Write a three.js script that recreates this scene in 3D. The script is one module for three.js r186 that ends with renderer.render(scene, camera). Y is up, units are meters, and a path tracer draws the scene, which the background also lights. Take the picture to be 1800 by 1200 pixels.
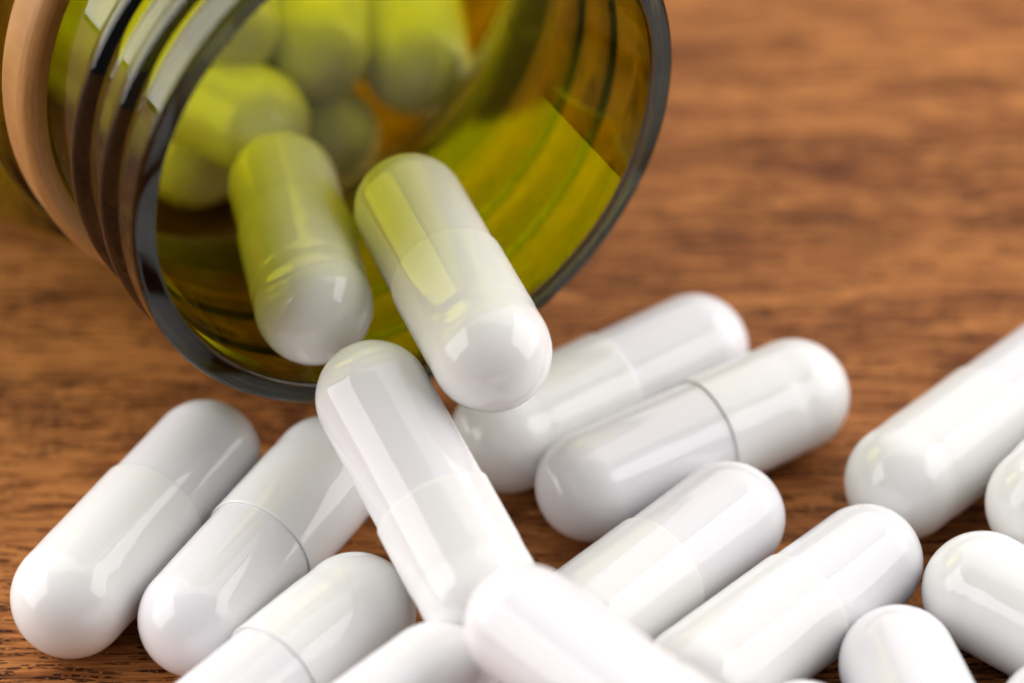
import * as THREE from 'three';
import { RectAreaLightUniformsLib } from 'three/addons/lights/RectAreaLightUniformsLib.js';

// ---------------------------------------------------------------- camera, lamps, exposure
const MM = 0.001;
const scene = new THREE.Scene();
scene.background = new THREE.Color().setRGB(0.08, 0.08, 0.082);       // the dim studio round the table
const PITCH = 0.70342, DIST = 278.49 * MM;
const camera = new THREE.PerspectiveCamera(2 * Math.atan(600 / 7000) * 180 / Math.PI, 1024 / 682, 0.02, 20);
camera.position.set(0, DIST * Math.sin(PITCH), DIST * Math.cos(PITCH));
camera.lookAt(0, 0, 0);
camera.focus = 0.2535;
camera.userData.fStop = 15;

const EXPOSURE = 1.16;
RectAreaLightUniformsLib.init();
const mat = (o) => new THREE.MeshPhysicalMaterial(o);
function softbox(dir, dist, w, h, strength, label) {
  const g = new THREE.Group(); g.name = numbered('softbox_lamp');
  const d = new THREE.Vector3(...dir).normalize();
  g.position.copy(d).multiplyScalar(dist);
  g.lookAt(0, 0.01, 0);                                              // +z towards the pills
  g.userData = { label, category: 'studio lamp' };
  scene.add(g);
  const glow = mat({ color: 0xffffff, roughness: 0.9, emissive: 0xffffff, emissiveIntensity: strength * 0.2 });
  const diff = new THREE.Mesh(new THREE.PlaneGeometry(w, h), glow); diff.name = 'diffuser'; g.add(diff);
  const black = mat({ color: 0x0a0a0b, roughness: 0.9 });
  const t = 0.012, depth = 0.16;
  for (const [x, y, ww, hh] of [[0, h / 2 + t / 2, w + 2 * t, t], [0, -h / 2 - t / 2, w + 2 * t, t], [w / 2 + t / 2, 0, t, h], [-w / 2 - t / 2, 0, t, h]]) {
    const m = new THREE.Mesh(new THREE.BoxGeometry(ww, hh, depth), black); m.name = 'side_panel';
    m.position.set(x, y, -depth / 2 + 0.01); g.add(m);
  }
  const back = new THREE.Mesh(new THREE.BoxGeometry(w, h, 0.01), black); back.name = 'back_panel'; back.position.z = -depth + 0.02; g.add(back);
  const l = new THREE.RectAreaLight(0xffffff, strength * 0.8, w, h);
  l.position.z = 0.004; l.rotation.y = Math.PI; g.add(l);            // a RectAreaLight shines along its -z
}
const used = {};
function numbered(n) { const k = used[n] = (used[n] ?? -1) + 1; return k ? `${n}_${String(k).padStart(3, '0')}` : n; }

softbox([0.84, 0.43, -0.1], 0.55, 0.66, 0.52, 2.45, 'wide white softbox lamp shining from beyond the spilled capsules, opposite the bottle');
softbox([-0.84, 0.40, -0.12], 0.55, 0.80, 0.50, 2.9, 'wide white softbox lamp shining from the bottle side of the table');
softbox([0.02, 0.82, -0.58], 0.66, 1.2, 0.80, 1.12, 'broad white softbox lamp hanging overhead, above and behind the bottle');

// ---------------------------------------------------------------- noise
function rng(seed) { let a = seed >>> 0; return () => { a = (a + 0x6D2B79F5) >>> 0; let t = a; t = Math.imul(t ^ (t >>> 15), t | 1); t ^= t + Math.imul(t ^ (t >>> 7), t | 61); return ((t ^ (t >>> 14)) >>> 0) / 4294967296; }; }
function pnoise(nx, ny, seed) {                                       // value noise on a wrapping nx x ny lattice, u and v in 0..1
  const r = rng(seed), a = new Float32Array(nx * ny); for (let i = 0; i < a.length; i++) a[i] = r();
  return (u, v) => {
    let x = u * nx, y = v * ny; const xi = Math.floor(x), yi = Math.floor(y); x -= xi; y -= yi;
    x = x * x * (3 - 2 * x); y = y * y * (3 - 2 * y);
    const x0 = ((xi % nx) + nx) % nx, x1 = (x0 + 1) % nx, y0 = (((yi % ny) + ny) % ny) * nx, y1 = ((((yi + 1) % ny) + ny) % ny) * nx;
    const p = a[x0 + y0] * (1 - x) + a[x1 + y0] * x, q = a[x0 + y1] * (1 - x) + a[x1 + y1] * x;
    return p * (1 - y) + q * y;
  };
}
const smooth = (a, b, x) => { const t = Math.min(1, Math.max(0, (x - a) / (b - a))); return t * t * (3 - 2 * t); };
const mix = (a, b, t) => a + (b - a) * t;

// ---------------------------------------------------------------- wooden table
{
  const N = 2048;                                                     // one tile is 100 mm x 100 mm, the grain runs along x
  const col = new Uint8Array(N * N * 4), bmp = new Uint8Array(N * N * 4);
  const band = pnoise(3, 26, 1), band2 = pnoise(4, 70, 2), fibre = pnoise(40, 420, 3), fine = pnoise(160, 1000, 4), wob = pnoise(6, 14, 5), blot = pnoise(22, 60, 6), wob2 = pnoise(18, 40, 17), ringf = pnoise(3, 16, 8), jag = pnoise(420, 900, 9), hair = pnoise(24, 900, 10);
  const pore = new Float32Array(N * N), r = rng(77);
  for (let k = 0; k < 15000; k++) {                                    // open pores: short dark dashes along the grain, crowded in the early wood
    const u = r(), v = r();
    if (r() > 0.5 + 0.4 * smooth(0.35, 0.7, band(u, v))) continue;
    const len = (1.2 + 5 * r() * r()) * 20.48, wid = (0.035 + 0.13 * r() * r()) * 20.48, x0 = u * N, y0 = v * N, str = 0.35 + 0.65 * r(), bend = (r() - 0.5) * 0.02;
    for (let x = -len / 2; x < len / 2; x++) {
      const taper = Math.sqrt(Math.max(0, 1 - (2 * x / len) ** 2)), w = wid * taper, yc = y0 + x * bend + (wob2((x0 + x) / N, v) - 0.5) * 10;
      for (let y = Math.floor(yc - w - 1); y <= yc + w + 1; y++) {
        const c = str * Math.max(0, Math.min(1, w + 0.8 - Math.abs(y - yc)));
        const i = (((y % N) + N) % N) * N + ((Math.floor(x0 + x) % N) + N) % N;
        if (c > pore[i]) pore[i] = c;
      }
    }
  }
  const A = [192, 126, 69], B = [120, 69, 36], D = [44, 21, 11];      // light wood, darker wood, pore (sRGB)
  for (let y = 0; y < N; y++) for (let x = 0; x < N; x++) {
    const i = y * N + x, u = x / N, v = y / N, w = v + (wob(u, v) - 0.5) * 0.022;
    const ln = Math.pow(0.5 + 0.5 * Math.cos(2 * Math.PI * (ringf(u, w) * 9 + v * 22 + 0.5 * wob2(u, v))), 3);
    const b = band(u, w), b2 = band2(u, w), f = fibre(u, w), n = fine(u, v), bl = blot(u, w);
    let t = 0.18 * smooth(0.25, 0.75, b) + 0.32 * smooth(0.2, 0.8, b2) + (f - 0.5) * 0.75 + (n - 0.5) * 0.35 + (hair(u, w) - 0.5) * 0.55 + 0.45 * ln * smooth(0.2, 0.7, bl) + 0.0;
    t = Math.min(1, Math.max(0, t));
    const dk = Math.min(1, 0.12 * smooth(0.62, 0.86, bl * 0.6 + b * 0.4) + 0.95 * pore[i] * smooth(0.18, 0.55, jag(u, v)));
    for (let c = 0; c < 3; c++) col[i * 4 + c] = Math.round(mix(mix(A[c], B[c], t), D[c], dk));
    col[i * 4 + 3] = 255;
    const h = Math.round(255 * Math.max(0, 0.72 - 0.6 * pore[i] * smooth(0.18, 0.55, jag(u, v)) + (f - 0.5) * 0.3 + (n - 0.5) * 0.25));
    bmp[i * 4] = bmp[i * 4 + 1] = bmp[i * 4 + 2] = h; bmp[i * 4 + 3] = 255;
  }
  const tex = (d, srgb) => { const t = new THREE.DataTexture(d, N, N); t.wrapS = t.wrapT = THREE.RepeatWrapping; t.magFilter = THREE.LinearFilter; t.minFilter = THREE.LinearMipmapLinearFilter; t.generateMipmaps = true; if (srgb) t.colorSpace = THREE.SRGBColorSpace; t.needsUpdate = true; return t; };
  const wood = mat({ map: tex(col, true), bumpMap: tex(bmp, false), bumpScale: 0.0001, roughness: 0.55, specularIntensity: 0.25 });
  const g = new THREE.BoxGeometry(0.9, 0.024, 0.7);
  const p = g.attributes.position, uv = g.attributes.uv, nn = g.attributes.normal;
  for (let i = 0; i < p.count; i++) {
    const X = p.getX(i), Y = p.getY(i), Z = p.getZ(i);
    if (Math.abs(nn.getY(i)) > 0.5) uv.setXY(i, X / 0.1 + 0.36, -Z / 0.1 + 0.21); else if (Math.abs(nn.getZ(i)) > 0.5) uv.setXY(i, X / 0.1, Y / 0.1); else uv.setXY(i, Y / 0.1, Z / 0.1);
  }
  const t = new THREE.Mesh(g, wood); t.name = 'table_top'; t.position.set(0, -0.012, -0.05);
  t.userData = { kind: 'structure', label: 'warm brown wooden table top with fine dark pores along its grain', category: 'table top' };
  scene.add(t);
}

// ---------------------------------------------------------------- the brown glass bottle
const RIM = { c: [-6.38, 25.98, 12.284], h: 0.51090, R: 19.119 };
{
  const root = new THREE.Group(); root.name = 'glass_bottle';
  root.position.set(...RIM.c).multiplyScalar(MM); root.rotation.y = RIM.h; // local +z leaves through the mouth
  root.userData = { label: 'olive brown glass pill bottle lying on its side with its threaded mouth open', category: 'bottle' };
  scene.add(root);
  const S = [];                                                       // closed outline [s back from the lip, radius, on the outside?]
  const arc = (cs, cr, r, a0, a1, n) => { for (let i = 0; i <= n; i++) { const a = mix(a0, a1, i / n); S.push([cs - r * Math.cos(a), cr + r * Math.sin(a), 0]); } };
  const lerp = (a, b, n, out = 0) => { for (let i = 1; i <= n; i++) S.push([mix(a[0], b[0], i / n), mix(a[1], b[1], i / n), out]); };
  const Ri = 17.75, Rl = 19.4, Rn = 18.75;
  // inside, from the base to the lip
  const Rb = RIM.c[1], inside = [], outside = [];
  const ease = (s, a, b, ra, rb) => mix(ra, rb, smooth(a, b, s));
  const IN = [], OUT = [];
  for (let i = 0; i <= 24; i++) IN.push([78, (Rb - 5) * i / 24]);
  for (let i = 1; i <= 10; i++) { const a = i / 10 * Math.PI / 2; IN.push([78 - 3 + 3 * Math.cos(a), Rb - 5 + 3 * Math.sin(a)]); }
  for (let s = 74; s >= 30; s -= 2) IN.push([s, Rb - 0.35]);
  for (let s = 29.5; s >= 14; s -= 0.5) IN.push([s, ease(s, 16, 30, Ri, Rb - 0.35)]);
  for (let s = 13.5; s >= 1; s -= 0.5) IN.push([s, Ri]);
  for (let i = 0; i <= 10; i++) { const a = i / 10 * Math.PI / 2; IN.push([0.3 - 0.3 * Math.sin(a), Ri + 0.3 - 0.3 * Math.cos(a)]); }
  for (let i = 0; i <= 12; i++) { const a = i / 12 * Math.PI / 2; OUT.push([0.35 - 0.35 * Math.cos(a), Rl - 0.35 + 0.35 * Math.sin(a)]); }
  for (let s = 0.45; s <= 13; s += 0.07) OUT.push([s, mix(Rl, Rn, smooth(1.9, 2.9, s)), 1]);
  for (let s = 13.2; s <= 18.6; s += 0.4) OUT.push([s, Rn]);
  for (let s = 18.8; s <= 20.2; s += 0.1) OUT.push([s, mix(Rn, 21.2, Math.sqrt(smooth(18.7, 20.4, s)))]);
  for (let s = 20.3; s <= 21.8; s += 0.1) OUT.push([s, mix(21.2, 20.5, smooth(20.8, 21.7, s))]);
  for (let s = 22; s <= 31; s += 0.3) OUT.push([s, mix(20.5, Rb, Math.sin(Math.min(1, (s - 21.8) / 8.9) * Math.PI / 2) ** 0.9)]);
  for (let s = 32; s <= 78; s += 2) OUT.push([s, Rb]);
  for (let i = 1; i <= 12; i++) { const a = i / 12 * Math.PI / 2; OUT.push([78 + 4 * Math.sin(a), Rb - 4 + 4 * Math.cos(a)]); }
  for (let i = 1; i <= 20; i++) OUT.push([82, (Rb - 4) * (1 - i / 20)]);
  const P = [...IN, ...OUT], M = 480;
  const pos = [], idx = [];
  const trap = (d) => smooth(1.65, 0.1, Math.abs(d));
  for (const [s, r, th] of P) for (let j = 0; j < M; j++) {
    const a = j / M * 2 * Math.PI; let rr = r;
    if (th) for (let k = -1; k < 3; k++) {                            // one thread of two turns, 4.2 mm apart
      const turn = k + ((a - Math.PI * 0.95) / (2 * Math.PI)), c = 4.4 + 4.2 * turn + 4.2 * 0;
      const run = smooth(-0.45, -0.38, turn) * smooth(1.62, 1.55, turn);
      rr = Math.max(rr, r + 0.85 * trap(s - c) * run);
    }
    pos.push(rr * Math.cos(a) * MM, rr * Math.sin(a) * MM, -s * MM);
  }
  for (let i = 0; i + 1 < P.length; i++) for (let j = 0; j < M; j++) {
    const a = i * M + j, b = i * M + (j + 1) % M, c = a + M, d = b + M;
    idx.push(a, c, b, b, c, d);
  }
  const g = new THREE.BufferGeometry(); g.setAttribute('position', new THREE.Float32BufferAttribute(pos, 3)); g.setIndex(idx); g.computeVertexNormals();
  const glass = mat({ color: 0xffffff, roughness: 0.02, transmission: 1, thickness: 0.002, ior: 1.5, attenuationColor: new THREE.Color().setRGB(0.725, 0.72, 0.0002), attenuationDistance: 0.0005 });
  const m = new THREE.Mesh(g, glass); m.name = 'glass_shell'; root.add(m);
  // the tan ring round the neck
  const prof = [];
  const r0 = 18.9, r1 = 20.55, s0 = 14.0, s1 = 18.2, q = 1.15;
  prof.push([s0, r0]); for (let i = 0; i <= 14; i++) { const a = i / 14 * Math.PI / 2; prof.push([s0 + q - q * Math.cos(a), r1 - q + q * Math.sin(a)]); }
  for (let i = 0; i <= 14; i++) { const a = i / 14 * Math.PI / 2; prof.push([s1 - q + q * Math.sin(a), r1 - q + q * Math.cos(a)]); }
  prof.push([s1, r0], [s0, r0]);
  const lg = new THREE.LatheGeometry(prof.map(([s, r]) => new THREE.Vector2(r * MM, -s * MM)), 192);
  lg.rotateX(Math.PI / 2);
  const W = 1024, H = 64, cd = new Uint8Array(W * H * 4), na = pnoise(30, 24, 31), nb = pnoise(9, 48, 32), nc = pnoise(260, 40, 33);
  for (let y = 0; y < H; y++) for (let x = 0; x < W; x++) {
    const t = 0.5 * na(x / W, y / H) + 0.35 * nb(x / W, y / H) + 0.25 * nc(x / W, y / H) - 0.1, i = (y * W + x) * 4;
    cd[i] = mix(196, 152, t); cd[i + 1] = mix(150, 104, t); cd[i + 2] = mix(90, 54, t); cd[i + 3] = 255;
  }
  const ct = new THREE.DataTexture(cd, W, H); ct.wrapS = ct.wrapT = THREE.RepeatWrapping; ct.magFilter = THREE.LinearFilter; ct.colorSpace = THREE.SRGBColorSpace; ct.needsUpdate = true;
  const ring = new THREE.Mesh(lg, mat({ map: ct, roughness: 0.5 })); ring.name = 'neck_ring'; ring.userData = { label: 'tan band round the bottle neck' }; root.add(ring);
}

// ---------------------------------------------------------------- capsules
const LC = 15.506, RB = 3.74, RC = 3.91;
const shellMap = (seed, lo, hi) => {                                 // faint mottling of gelatine
  const W = 256, H = 256, d = new Uint8Array(W * H * 4), a = pnoise(12, 9, seed), b = pnoise(60, 50, seed + 1);
  for (let y = 0; y < H; y++) for (let x = 0; x < W; x++) { const v = Math.round(mix(lo, hi, 0.7 * a(x / W, y / H) + 0.3 * b(x / W, y / H))), i = (y * W + x) * 4; d[i] = d[i + 1] = d[i + 2] = v; d[i + 3] = 255; }
  const t = new THREE.DataTexture(d, W, H); t.wrapS = t.wrapT = THREE.RepeatWrapping; t.magFilter = THREE.LinearFilter; t.needsUpdate = true; return t;
};
const rough = shellMap(51, 90, 150), dent = shellMap(61, 60, 200);
const bodyMat = mat({ color: new THREE.Color().setRGB(0.83, 0.825, 0.85), roughness: 0.05, roughnessMap: rough, ior: 1.5, bumpMap: dent, bumpScale: 0.000016 });
const capMat = mat({ color: new THREE.Color().setRGB(0.87, 0.87, 0.86), roughness: 0.05, roughnessMap: rough, ior: 1.5, bumpMap: dent, bumpScale: 0.000016 });
function lathe(prof, seed) {
  const g = new THREE.LatheGeometry(prof.map(([r, y]) => new THREE.Vector2(Math.max(r, 0) * MM, y * MM)), 96);
  const p = g.attributes.position, n = pnoise(5, 6, seed), n2 = pnoise(11, 13, seed + 40);            // hand-filled shells are never quite round
  for (let i = 0; i < p.count; i++) {
    const x = p.getX(i), y = p.getY(i), z = p.getZ(i), a = Math.atan2(z, x) / (2 * Math.PI), k = 1 + (n(a, y / (30 * MM)) - 0.5) * 0.012 + (n2(a, y / (30 * MM)) - 0.5) * 0.004;
    p.setXYZ(i, x * k, y, z * k);
  }
  g.computeVertexNormals();
  // close the seam of the normals
  const nn = g.attributes.normal, rows = prof.length;
  for (let j = 0; j < rows; j++) { const a = j, b = 96 * rows + j; const v = new THREE.Vector3(nn.getX(a) + nn.getX(b), nn.getY(a) + nn.getY(b), nn.getZ(a) + nn.getZ(b)).normalize(); nn.setXYZ(a, v.x, v.y, v.z); nn.setXYZ(b, v.x, v.y, v.z); }
  return g;
}
function bodyShape(seed) {
  const prof = [];
  for (let i = 0; i <= 28; i++) { const a = i / 28 * Math.PI / 2; prof.push([RB * Math.sin(a), -RB * Math.cos(a)]); }
  for (let y = 0.3; y <= LC - 1; y += 0.3) prof.push([RB, y]);
  return lathe(prof, seed);
}
function capShape(edge, seed, groove, LC) {                               // edge: height of the open end
  const prof = [];
  prof.push([RB - 0.05, edge + 0.15], [RB + 0.02, edge + 0.02], [RC - 0.07, edge], [RC - 0.02, edge + 0.03], [RC, edge + 0.09]);
  for (let y = edge + 0.3; y < LC; y += 0.1) prof.push([RC - groove * 0.085 * Math.exp(-(((y - LC + 1.15) / 0.5) ** 2)) - groove * 0.04 * smooth(LC - 1.1, LC - 0.6, y), y]);
  for (let i = 0; i <= 28; i++) { const a = i / 28 * Math.PI / 2; prof.push([(RC - groove * 0.04) * Math.cos(a), LC + RC * Math.sin(a)]); }
  return lathe(prof, seed);
}
const bodies = [0, 1, 2, 3].map((k) => bodyShape(200 + k)), caps = {};
function capsule(capEnd, bodyEnd, frac, label, k) {
  const c = new THREE.Vector3(...capEnd), b = new THREE.Vector3(...bodyEnd), ax = c.clone().sub(b).normalize();
  const g = new THREE.Group(); g.name = numbered('capsule');
  g.position.copy(b).multiplyScalar(MM);
  g.quaternion.setFromUnitVectors(new THREE.Vector3(0, 1, 0), ax).multiply(new THREE.Quaternion().setFromAxisAngle(new THREE.Vector3(0, 1, 0), k * 2.4));
  g.userData = { label, category: 'capsule', group: 'white capsules spilling out of the bottle' };
  const len = c.distanceTo(b), key = `${frac}_${k % 3}_${len.toFixed(1)}`; caps[key] ??= capShape(len * (1 - frac), 300 + k, 0.22 + 0.3 * ((k * 7) % 3) / 2, len);
  const body = new THREE.Mesh(bodies[k % 4], bodyMat); body.name = 'shell_body'; g.add(body);
  const cap = new THREE.Mesh(caps[key], capMat); cap.name = 'shell_cap'; g.add(cap);
  scene.add(g);
}
const list = [
  [[-28.04, 3.88, 29.75], [-20.36, 3.88, 16.28], 0.6, "white capsule lying alone on bare wood below the bottle, nearest the corner"],
  [[-12.16, 4.08, 18.31], [-19.96, 3.88, 31.71], 0.53, "white capsule with a shaded seam, between the corner capsule and the steeply propped one"],
  [[-2.11, 8.5, 33.76], [-8.78, 13.7, 21.74], 0.43, "white capsule propped steeply over the others, its tip touching the bottle lip"],
  [[-0.24, 3.88, 14.23], [12.43, 3.88, 5.29], 0.55, "white capsule farthest back on the wood, part hidden by the one leaving the mouth"],
  [[18.87, 3.88, 10.27], [5.23, 3.88, 19.18], 0.44, "white capsule with a thin brown seam line, lying in front of the farthest back capsule"],
  [[3.38, 3.88, 33.61], [14.06, 3.88, 22.36], 0.57, "white capsule resting against the brown seamed one, lower end hidden under the blurred capsule"],
  [[11.71, 3.88, 37.38], [22.7, 3.88, 26.44], 0.62, "white capsule lying diagonally between the blurred capsule and the one facing the camera"],
  [[25.75, 3.88, 18.79], [36.65, 3.88, 7.76], 0.58, "white capsule cut off by the picture edge, rounded end resting just above the diagonal capsule"],
  [[34.59, 5.2, 22.32], [44.05, 5.2, 10.04], 0.6, "white capsule lying against the edge-cut capsule, showing only its rounded end at the picture side"],
  [[30.01, 3.88, 29.23], [41.96, 3.88, 39.1], 0.6, "white capsule whose rounded end shows two pale reflections, its far end past the picture edge"],
  [[28.4, 3.88, 50.64], [24.16, 3.88, 35.72], 0.6, "white capsule pointing at the camera, cut by the bottom edge beside the dark gap"],
  [[19.24, 3.88, 57.8], [17.82, 3.88, 42.35], 0.6, "white capsule showing only the top of one end at the bottom edge"],
  [[39.73, 3.88, 54.64], [33.55, 3.88, 40.42], 0.6, "white capsule showing just a rounded bit in the lower corner beyond the bare gap"],
  [[11.43, 12.5, 52.48], [0.85, 12.5, 41.13], 0.3, "blurred white capsule on top of the pile, nearest to the camera"],
  [[-9.95, 3.88, 31.15], [-19.76, 3.88, 43.15], 0.49, "white capsule with a grey seam line at the bottom edge, beside the steeply propped capsule"],
  [[-15.87, 5.1, 50.51], [-4.6, 6.6, 39.97], 0.6, "white capsule partly hidden under the blurred capsule, its shaded end at the bottom edge"],
  [[-1.36, 17.36, 21.41], [-6.67, 17.14, 6.84], 0.52, "white capsule sliding out over the bottle lip with a yellow stripe along its side"],
  [[-12.89, 14.77, 13.8], [-15.58, 12.67, -1.32], 0.6, "white capsule lying inside the bottle mouth, tinted yellow along one whole side"],
  [[-17.96, 12.3, -9.09], [-30.42, 13.3, -18.26], 0.6, "yellow tinted capsule just inside the mouth with a small white highlight on its end"],
  [[-22.28, 19.0, -29.26], [-19.95, 17.0, -14.06], 0.6, "bright yellow tinted capsule at the mouth top, above the one with the white highlight"],
  [[-13.86, 14.0, -15.48], [-14.9, 15.0, -30.92], 0.55, "dark olive shaded capsule standing deep in the bottle between two brighter ones"],
  [[-6.82, 11.69, -17.08], [-8.78, 13.69, -32.33], 0.5, "largest bright yellow capsule deep in the bottle, leaning on the far inner wall"],
  [[-23.63, 8.82, -25.39], [-13.17, 7.33, -14.04], 0.55, "short looking yellow tinted capsule end low in the bottle, below the dark olive one"],
  [[-22.79, 6.18, -13.61], [-33.0, 6.18, -25.27], 0.6, "dim brownish capsule at the bottom inside the bottle, under the one with the white highlight"],
];
list.forEach(([c, b, f, label], k) => capsule(c, b, f, label, k));

// ---------------------------------------------------------------- draw
scene.traverse((o) => { if (o.isMesh) { o.castShadow = true; o.receiveShadow = true; } });
const renderer = new THREE.WebGLRenderer({ antialias: true });
renderer.shadowMap.enabled = true;
renderer.toneMapping = THREE.LinearToneMapping;
renderer.toneMappingExposure = EXPOSURE;
renderer.setSize(1024, 682);
renderer.render(scene, camera);
